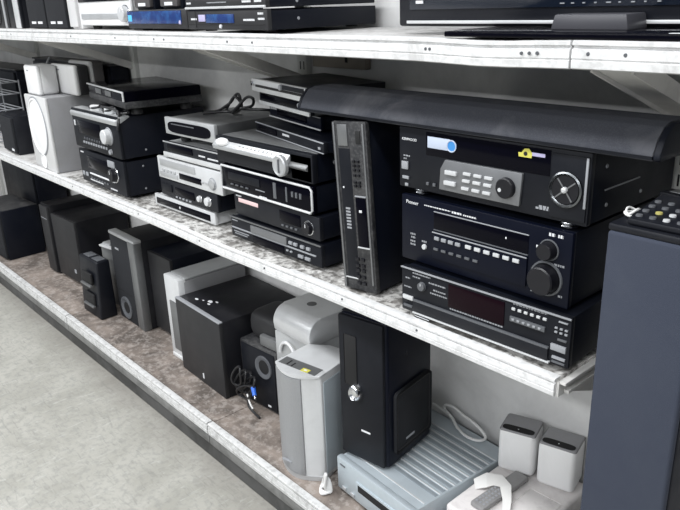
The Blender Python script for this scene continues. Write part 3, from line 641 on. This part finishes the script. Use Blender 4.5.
tv = thing('television', 'black flat screen television on a glass stand on the top shelf', 'television', (-.52, .0, ZT))
MB().box(0, .98, .125, .17, .016, .60, .006).build('bezel', 'black', tv)
MB().box(.035, .945, .122, .127, .050, .565, .001).build('screen', 'screen', tv)
MB().box(.03, .95, .118, .127, .022, .028, .001).build('trim_strip', 'lsilver', tv, 'thin silver strip under the screen')
m = MB()
for i in range(9): m.box(.40 + .022 * i, .403 + .022 * i + random.uniform(0, .006), .1205, .1225, .0555, .0575)
m.build('small_print', 'greyprint', tv)
MB().box(.055, .075, .120, .1225, .062, .068).build('label_mark', 'print', tv)
MB().prism([(.425, .055, .015), (.565, .055, .015), (.56, .055, .040), (.432, .055, .040)], (0, .066, 0), .003).build('stand_neck', 'neckgrey', tv)
MB().prism([(.26, -.028, .0065), (.80, -.028, .0065), (.83, .05, .0065), (.80, .24, .0065), (.26, .24, .0065), (.24, .05, .0065)], (0, 0, .009), .002).build('stand_base', 'glass', tv)
MB().box(.665, .69, -.022, -.012, .0153, .0162).build('base_mark', 'print', tv)

# ------------------------------------------------------------------ lower deck
ZD = Z_DECK + .001
g = speaker_box('tall_black_speaker', 'tall black speaker standing behind the low black box at far left', -4.05, .215, ZD, .55, .49, .18, 0, 'case', 'face')
g = speaker_box('low_black_subwoofer', 'black box subwoofer with a dusty top at the far left of the bottom deck', -3.80, -.040, ZD, .37, .285, .22, 3, 'case', 'grille')
MB().box(.004, .366, .018, .216, .2852, .2865).build('dusty_top', 'dusty', g)
g = speaker_box('slender_black_speaker', 'slender black speaker next to the wide black subwoofer on its left', -3.128, .103, ZD, .122, .375, .30, 0, 'wood', 'charcoal')
MB().box(.02, .10, -.002, .002, .30, .302).build('seam', 'greyprint', g)
g = speaker_box('wide_black_subwoofer', 'plain black box subwoofer behind the small vented computer speaker', -2.990, .112, ZD + .014, .278, .330, .285, 2, 'wood', 'charcoal', inset=.002)
for fx in (.03, .25):
    for fy in (.05, .24): MB().lathe((fx, fy, -.014), (0, 0, 1), [(.012, 0), (.016, .014)], 14).build('foot', 'rubber', g)
MB().box(.20, .22, -.002, .003, .05, .07).build('badge', 'greyprint', g)
g = thing('computer_speaker', 'small black computer speaker with two front slots and a vented top', 'speaker', (-2.462, .012, ZD), 1)
MB().hexa([(.0, .004, 0), (.186, .004, 0), (.186, .085, 0), (0, .085, 0), (.0, .022, .272), (.186, .022, .272), (.182, .085, .272), (.004, .085, .272)], .008, 3).build('cabinet', 'black', g)
for zz in (.06, .16):
    MB().box(.05, .15, -.001, .012, zz, zz + .055, .006).build('port', 'dark', g); MB().box(.05, .15, -.010, .004, zz - .008, zz + .002, .003).build('port_lip', 'greymetal', g)
m = MB()
for xx in (.02, .105): m.box(xx, xx + .065, .034, .074, .2712, .2745, .002)
m.build('top_vents', 'greybtn', g)
g = thing('modem_box', 'light grey plastic box leaning behind the small vented computer speaker', 'box', (-2.46, .14, ZD), 8)
MB().box(0, .12, .0, .16, .0, .285, .006).build('housing', 'greymetal', g); MB().box(.01, .11, -.014, .16, .287, .297, .003).build('lid', 'lsilver', g); MB().box(.02, .08, .0, .14, .298, .306, .003).build('label_plate', 'silver', g)

g = thing('ported_tower_speaker', 'dark grille speaker with silver edge trim and a round port near its base', 'speaker', (-2.270, .110, ZD), -.5)
MB().hexa([(.02, .03, 0), (.245, .03, 0), (.245, .26, 0), (.02, .26, 0), (.02, .03, .402), (.245, .03, .402), (.245, .26, .402), (.02, .26, .402)], .006).build('cabinet', 'wood', g)
MB().box(.0, .185, .0, .032, .0, .398, .006).build('grille', 'grille', g)
MB().box(.186, .246, -.004, .034, .0, .404, .006).build('silver_trim', 'greymetal', g, 'silver side trim')
MB().box(.0, .246, -.002, .036, .396, .412, .005).build('silver_top', 'silver', g, 'silver top trim')
MB().box(.0, .184, -.001, .003, .138, .141).build('seam', 'dark', g)
MB().lathe((.085, .0, .065), (0, -1, 0), [(.052, 0), (.052, .005), (.044, .006), (.036, .001), (.018, .0005)], 30).build('port', 'greybtn', g); MB().cyl((.085, -.001, .065), (0, -1, 0), .026, .0012, 24).build('port_hole', 'dark', g)
MB().box(.05, .085, -.002, .001, .335, .343).build('badge', 'greyprint', g)
g = speaker_box('charcoal_subwoofer', 'charcoal box subwoofer between the ported speaker and the silver subwoofer', -2.020, .160, ZD + .012, .192, .352, .245, 0, 'case', 'charcoal', inset=.001)
for fx in (.03, .165):
    for fy in (.05, .21): MB().lathe((fx, fy, -.012), (0, 0, 1), [(.012, 0), (.016, .012)], 14).build('foot', 'rubber', g)

g = thing('silver_subwoofer', 'tall silver subwoofer with pale front standing behind the big black subwoofer', 'subwoofer', (-1.755, .092, ZD), 0)
MB().box(.0, .120, .02, .30, .0, .345, .008).build('cabinet', 'greyside', g, 'grey cabinet')
MB().hexa([(.0, .0, 0), (.110, .0, 0), (.120, .03, 0), (0, .03, 0), (.0, .0, .350), (.110, .0, .350), (.120, .03, .350), (0, .03, .350)], .004).build('front_panel', 'lsilver', g)
MB().box(.002, .118, .03, .298, .345, .352, .003).build('top_panel', 'silver', g)
MB().box(.03, .085, -.003, .002, .04, .25, .004).build('inset', 'greymetal', g)
MB().box(.004, .108, -.004, .02, .0, .016, .004).build('plinth', 'offwhite', g)

g = thing('big_black_subwoofer', 'large black box subwoofer with white scuffs on its top', 'subwoofer', (-1.629, .066, ZD), -2)
MB().box(.0, .320, .014, .33, .0, .297, .004).build('cabinet', 'wood', g)
MB().box(.0, .320, 0, .016, .0, .294, .003).build('front_panel', 'charcoal', g)
MB().box(.0, .320, -.001, .016, .2935, .2985, .0015).build('front_edge', 'greyprint', g)
MB().box(.163, .171, -.002, .001, .022, .042).build('badge', 'print', g)
m = MB()
for px, py, r1, r2 in ((.075, .05, .012, .006), (.105, .062, .006, .004), (.135, .075, .015, .010), (.150, .060, .009, .006), (.155, .090, .012, .004)):
    pts = [(px + r1 * random.uniform(.6, 1.1) * math.cos(t), py + r2 * random.uniform(.6, 1.1) * math.sin(t), .2968) for t in [2 * PI * i / 9 for i in range(9)]]
    m.prism(pts, (0, 0, .0008))
m.build('scuff_marks', 'print', g, 'white paint scuffs')

g = thing('desktop_subwoofer', 'small dark subwoofer with a round port behind the tangled cable', 'subwoofer', (-1.278, .112, ZD), 4)
MB().box(.0, .195, .0, .17, .0, .236, .008).build('cabinet', 'dusty', g)
MB().box(.010, .185, -.004, .002, .01, .226, .004).build('baffle', 'face', g)
MB().lathe((.130, -.003, .168), (0, -1, 0), [(.042, 0), (.041, .006), (.034, .006), (.026, .0015), (.01, .001)], 30).build('port', 'greybtn', g); MB().cyl((.130, -.004, .168), (0, -1, 0), .0255, .0012, 24).build('port_hole', 'dark', g)
MB().box(.14, .155, -.006, -.002, .022, .028).build('badge', 'print', g)
g = thing('rounded_satellite_speaker', 'dark rounded speaker lying on the small dark subwoofer', 'speaker', (-1.262, .135, ZD + .2375), 4)
MB().box(.0, .17, .0, .15, .0, .105, .040, 5).build('cabinet', 'charcoal', g)
MB().box(.085, .175, -.016, .03, .001, .042, .008).build('stand', 'greymetal', g)

cb = MB()
rr = random.Random(3)
for i in range(6):
    cx, cz = -1.262 + rr.uniform(-.015, .03), ZD + .098 + rr.uniform(-.03, .035); ra, rb, th = rr.uniform(.034, .056), rr.uniform(.014, .028), rr.uniform(.2, 1.2)
    cb.tube([(cx + ra * math.cos(t) * math.cos(th) - rb * math.sin(t) * math.sin(th), .078 - .006 * i + .006 * math.sin(2 * t), cz + ra * math.cos(t) * math.sin(th) + rb * math.sin(t) * math.cos(th)) for t in [2 * PI * k / 14 for k in range(14)]], .0042, 8, True, 3)
cb.tube([(-1.30, .09, ZD + .006), (-1.30, .075, ZD + .03), (-1.27, .065, ZD + .07), (-1.235, .06, ZD + .10), (-1.205, .062, ZD + .108)], .0042)
cb.tube([(-1.25, .07, ZD + .05), (-1.24, .06, ZD + .02), (-1.21, .06, ZD + .006), (-1.17, .055, ZD + .005)], .0042)
tc_ = thing('tangled_cable', 'tangled black cable with a blue plug in front of the small dark subwoofer', 'cable', (.048, .012, .0))
cb.build('cord', 'cableblack', tc_)
MB().cyl((-1.205, .062, ZD + .105), (.7, -.35, -.6), .0085, .030, 14, .007).build('plug', 'blueplug', tc_, 'blue plug')
MB().cyl((-1.184, .0515, ZD + .087), (.7, -.35, -.6), .004, .014, 10).build('plug_pin', 'chrome', tc_)
MB().tube([(-1.235, .055, ZD + .07), (-1.215, .05, ZD + .045), (-1.20, .05, ZD + .03)], .003).build('white_lead', 'cablewhite', tc_, 'white lead')

# silver hooded unit behind the silver tower
g = thing('hooded_silver_subwoofer', 'silver subwoofer with a rounded hood behind the silver tower speaker', 'subwoofer', (-1.078, .118, ZD), 0); g.scale.z = .965
MB().box(.012, .178, .035, .27, .0, .36, .006).build('cabinet', 'silver', g)
hood = [(0, .0 + .045 * (1 - math.sin(t)), .375 + .045 * math.cos(t) + .0) for t in [PI / 2 - i * PI / 16 for i in range(9)]]
MB().prism([(0, .03, .345), (0, .004, .345)] + [(0, .05 - .05 * math.sin(t), .375 + .055 * math.cos(t)) for t in [PI / 2 - i * PI / 16 for i in range(9)]] + [(0, .275, .43), (0, .275, .345)], (.185, 0, 0), .006).build('hood', 'lsilver', g, 'bright rounded hood')
MB().prism([(.006, .002, .23), (.18, .03, .23), (.18, .03, .345), (.006, .002, .345)], (0, .03, 0), .002).build('baffle', 'silver', g)
MB().tube([(.07 + .038 * math.cos(t), .0, .275 + .045 * math.sin(t)) for t in [PI * (-.05 + 1.05 * i / 12) for i in range(13)]], .006, 8, smooth=0).build('ring_handle', 'lsilver', g)
MB().cyl((.08, .10, .4302), (0, 0, 1), .016, .0012, 20).build('top_mark', 'greymetal', g)

g = thing('silver_tower_speaker', 'silver floor speaker with a curved front and yellow sticker on top', 'speaker', (-.878, -.038, ZD), 12); g.scale.z = .95
W_ = .165
def arc(z, d, n=12, off=0.): return [(W_ * i / n, d - off - .035 * math.sin(PI * i / n), z) for i in range(n + 1)]
MB().prism(arc(0.004, .022) + [(W_, .185, .004), (W_ * .45, .185, .004), (.012, .155, .004)], (0, 0, .362), .003).build('cabinet', 'lsilver', g)
n = 9
fr_ = [(W_ * (.02 + .68 * i / n), .018 - .035 * math.sin(PI * (.02 + .68 * i / n)), .018) for i in range(n + 1)]
MB().prism(fr_ + [(p_[0], p_[1] + .02, p_[2]) for p_ in fr_[::-1]], (0, 0, .335), .001).build('grille', 'towergrille', g, 'grey silver curved grille')
MB().prism(arc(.3575, .018) + [(W_, .05, .3575), (0, .05, .3575)], (0, 0, .009), .003).build('front_rim', 'lsilver', g)
MB().prism([(.012, .02, .3663), (.150, .012, .3663), (.150, .052, .3663), (.012, .058, .3663)], (0, 0, .001)).build('top_band', 'greymetal', g, 'grey band behind the rim')
MB().box(.098, .124, .014, .030, .3674, .3684).build('sticker', 'yellow', g, 'yellow sticker')
MB().box(.098 + .008, .116, .019, .025, .3684, .3689).build('sticker_mark', 'print', g)
MB().box(.040, .044, .022, .046, .3674, .3682).box(.058, .062, .02, .04, .3674, .3682).build('top_slots', 'dark', g)
MB().prism(arc(0, .020) + [(W_, .06, 0), (0, .06, 0)], (0, 0, .016), .003).build('plinth', 'silver', g)
MB().box(.035, .07, -.0185, -.012, .05, .054).build('badge', 'greyprint', g)
MB().box(W_ - .001, W_ + .002, .03, .17, .02, .34, .002).build('side_panel', 'bluesilver', g)

# silver receiver under the black tower
sv = Dev('silver_receiver', 'wide silver receiver with a ribbed vent top under the black tower speaker', 'receiver', -.668, .018, ZD, .312, .106, .375, 'bluesilver', 'bluesilver', -3.5, .010, plate=.02, bev=.004)
sv.rect('disc_slot', .30, .95, .42, .62, 'dark', .0015); sv.rect('flap_door', .28, .98, .06, .66, 'bluesilver', .004); sv.rect('disc_slot', .31, .97, .40, .60, 'dark', .0048)
sv.rect('button', .05, .12, .80, .84, 'greybtn', .002); sv.row('button', [.10, .22], .12, .05, .1, 'silver'); sv.marks([(.33, .5, .22)], 'greyprint', .004)
zt_ = sv.f + sv.h - .003
for i in range(9):
    MB().box(.052, .302, .085 + .027 * i, .097 + .027 * i, zt_ - .0005, zt_ + .0012, .0005).build('vent_slot', 'ventgrey', sv.t)
for i in range(9):
    MB().box(.05, .304, .1010 + .027 * i, .1040 + .027 * i, zt_ - .0005, zt_ + .0022, .0008).build('vent_rib', 'lsilver', sv.t)
MB().box(.01, .302, .045, .049, zt_ - .0005, zt_ + .0015).build('trim_strip', 'lsilver', sv.t)

ztop = ZD + sv.f + sv.h
g = thing('black_tower_speaker', 'glossy black tower speaker with a silver tweeter standing on the silver receiver', 'speaker', (-.668, .040, ztop + .0012), 9)
MB().box(.0, .154, .010, .222, .0, .436, .010, 3).build('cabinet', 'navy', g)
MB().box(.0, .146, .0, .016, .004, .432, .006).build('baffle', 'face', g)
MB().box(.004, .150, .014, .216, .4362, .4385, .002).build('top_plate', 'black', g)
MB().box(.020, .062, -.002, .002, .23, .38, .004).build('horn_recess', 'dark', g)
tw = MB().lathe((.058, .0, .215), (0, -1, 0), [(.026, 0), (.024, .012), (.018, .018), (.010, .012), (.004, .013)], 28, .8, 1.).build('tweeter', 'chrome', g, 'silver tweeter')
MB().box(.072, .102, -.0012, .001, .098, .103).build('badge', 'print', g)
MB().box(.152, .160, .035, .208, .035, .225, .012, 3).build('side_grille', 'grille', g, 'square side woofer grille')
pv = [(.154, .035, .035)]
MB().tube([(.1605, .05, .045), (.1605, .196, .045), (.1605, .200, .05), (.1605, .200, .212), (.1605, .195, .217), (.1605, .05, .217), (.1605, .043, .21), (.1605, .043, .05)], .0022, 6, True, 0).build('grille_rim', 'charcoal', g)
MB().box(.1595, .1612, .085, .125, .06, .066).build('side_badge', 'greyprint', g)

# white box with two white speakers, a remote and paper
wb = thing('white_router_box', 'flat yellowed white box on the bottom deck holding two white speakers', 'box', (-.328, .085, ZD), 1)
MB().box(0, .222, 0, .318, 0, .114, .010, 3).build('housing', 'lightbox', wb)
MB().box(.12, .21, .08, .20, .1138, .1150, .002).build('embossed_panel', 'lightbox', wb); MB().box(.02, .035, -.002, .004, .07, .09).build('port', 'dark', wb)
zw = ZD + .1145
def cubespk(label, x, y, rz):
    g = thing('white_cube_speaker', label, 'speaker', (x, y, zw + .0008), rz)
    MB().box(.0, .098, .0, .088, .0, .126, .014, 4).build('grille', 'white', g)
    MB().box(.001, .097, .003, .087, .119, .1285, .006).build('top_panel', 'greyside', g, 'grey top')
    MB().prism([(.049 + .042 * math.copysign(abs(math.cos(t)) ** .5, math.cos(t)), .0165 + .0115 * math.copysign(abs(math.sin(t)) ** .6, math.sin(t)), .1282) for t in [2 * PI * i / 28 for i in range(28)]], (0, 0, .0015)).build('control_panel', 'dark', g, 'black oval control panel')
    MB().box(.0475, .0505, .014, .017, .1297, .1301).build('button', 'print', g)
    return g
cubespk('white speaker with black control strip, left of the pair on the white box', -.322, .290, 18)
cubespk('white speaker with black control strip, right of the pair on the white box', -.216, .312, 14)
g = thing('remote_control', 'worn grey remote control lying on the white box', 'remote', (-.236, .120, zw + .0018), 88)
MB().box(0, .185, 0, .042, 0, .014, .004).build('body', 'remote', g)
me = MB().box(-.003, .003, -.003, .003, 0, .0016, .0005).mesh('button', 'greyprint')
for i in range(8):
    for jj in range(3): link('button', me, g, None, (.015 + .012 * i, .010 + .011 * jj, .0138))
g = MB()
n = 16; top_, bot_ = [], []
path = [(-.322, .196), (-.30, .218), (-.275, .232), (-.247, .226), (-.218, .192), (-.192, .152), (-.165, .108)]
g2 = MB()
def ribbon(m, pts, wd, th, z0, lift):
    P = [Vector((p[0], p[1], 0)) for p in pts]; L_, R_ = [], []
    for i, p in enumerate(P):
        d_ = (P[min(i + 1, len(P) - 1)] - P[max(i - 1, 0)]).normalized(); nn = Vector((-d_.y, d_.x, 0)); w = wd[i] / 2
        zz = z0 + lift[i]
        L_.append((p + nn * w + Vector((0, 0, zz)))); R_.append((p - nn * w + Vector((0, 0, zz))))
    for i in range(len(P) - 1):
        m.hexa([L_[i], L_[i + 1], R_[i + 1], R_[i]] + [q + Vector((0, 0, th)) for q in (L_[i], L_[i + 1], R_[i + 1], R_[i])])
ribbon(g2, path, [.04, .06, .05, .03, .022, .018, .008], .0015, zw, [.0005, .014, .019, .020, .014, .003, .0005])
tag(g2.build('paper_strip', 'paper'), 'crumpled white paper strip draped over the remote control', 'paper')
g = thing('round_canister', 'dark grey round canister on the bottom deck beside the white box', 'canister', (-.052, .275, ZD))
MB().lathe((.02, 0, 0), (0, 0, 1), [(.060, 0), (.062, .105), (.054, .113), (.02, .111)], 32).build('disc', 'greymetal', g); MB().tube([(.02 + .048 * math.cos(t), .048 * math.sin(t), .113) for t in [2 * PI * i / 28 for i in range(28)]], .002, 6, True, 0).build('rim', 'lsilver', g)

zc = ztop + .0035
lp = MB().tube([(-.645, .400, zc + .006), (-.595, .396, zc + .004), (-.557, .386, zc + .002), (-.518, .362, zc), (-.474, .345, zc), (-.433, .350, zc), (-.424, .375, zc), (-.445, .385, zc + .010), (-.482, .390, zc + .020), (-.522, .392, zc + .026), (-.560, .396, zc + .034), (-.592, .398, zc + .026), (-.596, .398, zc + .010), (-.566, .388, zc + .006)], .0042).build('charging_cable', 'cablewhite')
tag(lp, 'thin white cord looped on the back of the silver receiver', 'cable')
wbn = MB()
for i in range(6):
    wbn.tube([(-.700 - .003 * i, .000, ZD + .006), (-.694 + .004 * i, -.004 - .003 * i, ZD + .035 + .007 * i), (-.678, -.006 - .003 * i, ZD + .04 - .004 * i), (-.668, -.008, ZD + .008), (-.680, -.022 - .002 * i, ZD + .005), (-.700, -.020, ZD + .005)], .0042, closed=True)
tag(wbn.build('cord_bundle', 'cablewhite'), 'bundled white cord at the foot of the silver tower speaker', 'cable')

# ------------------------------------------------------------------ the tall tower speaker at right and what lies on it
tw_ = thing('floor_tower_speaker', 'tall slate cloth tower speaker standing at the right end of the shelf', 'speaker', (.098, -.052, ZD), 0)
TH = 1.117 - ZD
MB().box(.0, .146, .016, .30, .0, TH - .002, .005).build('cabinet', 'case', tw_)
MB().box(.001, .145, .0, .018, .0, TH - .012, .006, 3).build('grille', 'towercloth', tw_, 'slate grey cloth grille')
MB().box(.0, .146, .002, .30, TH - .012, TH, .004).build('top_cap', 'black', tw_)
zt2 = ZD + TH + .001
g = thing('keypad_device', 'black button-covered device on top of the tower speaker', 'phone', (.124, -.042, zt2), 0)
MB().hexa([(.0, .0, 0), (.130, .0, 0), (.130, .11, 0), (0, .11, 0), (.0, .0, .010), (.130, .0, .010), (.130, .11, .026), (0, .11, .026)], .003).build('body', 'black', g)
me = MB().lathe((0, 0, 0), (0, 0, 1), [(.0055, 0), (.005, .003), (.003, .0035)], 14).mesh('button', 'greybtn'); me2 = me.copy(); me2.materials.clear(); me2.materials.append(M['dullyellow'])
me3 = me.copy(); me3.materials.clear(); me3.materials.append(M['btn'])
for i in range(6):
    for jj in range(4):
        yy = .014 + .020 * jj; which = me2 if (i, jj) == (1, 1) else (me3 if random.random() < .12 else me)
        link('button', which, g, 'yellow button' if which is me2 else None, (.012 + .021 * i, yy, .0098 + .1455 * yy))
MB().box(.05, .125, .088, .104, .0225, .027, .001).build('display', 'greymetal', g)
g = thing('black_remote', 'black remote control lying behind the button-covered device', 'remote', (.088, .105, zt2), -10)
MB().box(.015, .16, .0, .035, .0, .020, .005).build('body', 'black', g); MB().box(.10, .106, -.001, .036, .006, .021, .001).build('tape', 'print', g)
MB().box(.03, .09, .008, .028, .0195, .0215, .001).build('display', 'greymetal', g)
rg = MB().tube([(.109 + .010 * math.cos(t), .006 + .018 * math.sin(t), zt2 + .0045 + .002 * math.sin(2 * t)) for t in [2 * PI * i / 14 for i in range(14)]], .0020, 8, True, 2)
rg.tube([(.1085 + .008 * math.cos(t), .006 + .014 * math.sin(t), zt2 + .0085 + .003 * math.cos(2 * t)) for t in [2 * PI * i / 14 for i in range(14)]], .0018, 8, True, 2)
tag(rg.build('coiled_lead', 'cablewhite'), 'small coil of pale lead beside the button-covered device', 'cable')

for o in list(SC.objects):
    if o.parent is None and 'label' in o:
        base = o.name.split('.')[0]
        gname = {'satellite_speaker': 'small white speakers on the big white speaker', 'grille_speaker': 'pair of black grille speakers on the top shelf', 'cube_speaker': 'two small speakers on the blue-lit receiver',
                 'white_cube_speaker': 'pair of white speakers on the white box', 'cable_plug': 'plugs on the cable under the turntable', 'black_cabinet': 'dark cabinets at the left of the middle shelf'}.get(base)
        if gname: o['group'] = gname

# ------------------------------------------------------------------ light: shop fluorescents and the bright room
W = bpy.data.worlds.new('shop'); SC.world = W; W.use_nodes = True
bg = W.node_tree.nodes['Background']; bg.inputs[0].default_value = (.88, .94, 1.0, 1); bg.inputs[1].default_value = .30
def tube_light(name, x, y, z, lx, ly, power, col=(.97, .985, 1)):
    l = bpy.data.lights.new(name, 'AREA'); l.shape = 'RECTANGLE'; l.size = lx; l.size_y = ly; l.energy = power; l.color = col
    o = bpy.data.objects.new(name, l); COL.objects.link(o); o.location = (x, y, z)
    return o
tube_light('fluorescent_light', -1.4, -1.15, 3.1, 7.0, .35, 165)
tube_light('fluorescent_light', -1.4, -3.6, 3.1, 8.0, .35, 230)
tube_light('fluorescent_light', -1.4, 1.8, 3.1, 7.0, .35, 70)
far = tube_light('fluorescent_light', -1.4, -6.5, 3.1, 9.0, .35, 330); far.rotation_euler = (0, 0, 0)  # unseen outer row, added as low-angle fill under the shelves

# ------------------------------------------------------------------ camera
cd = bpy.data.cameras.new('camera'); cam = bpy.data.objects.new('camera', cd); COL.objects.link(cam)
cd.sensor_width = 36; cd.lens = 702.55 / 680 * 36; cd.clip_start = .02; cd.clip_end = 60
R = ((0.66438087, -0.23438237, 0.70969216), (0.74660968, 0.25162615, -0.61583949), (-0.03423519, 0.93901501, 0.34216775))
cam.matrix_world = Matrix(((*R[0], .611), (*R[1], -1.052), (*R[2], .724 + .735), (0, 0, 0, 1)))
SC.camera = cam
SC.view_settings.view_transform = 'Standard'; SC.view_settings.look = 'None'; SC.view_settings.gamma = 1; SC.view_settings.use_curve_mapping = False
SC.view_settings.exposure = -.12
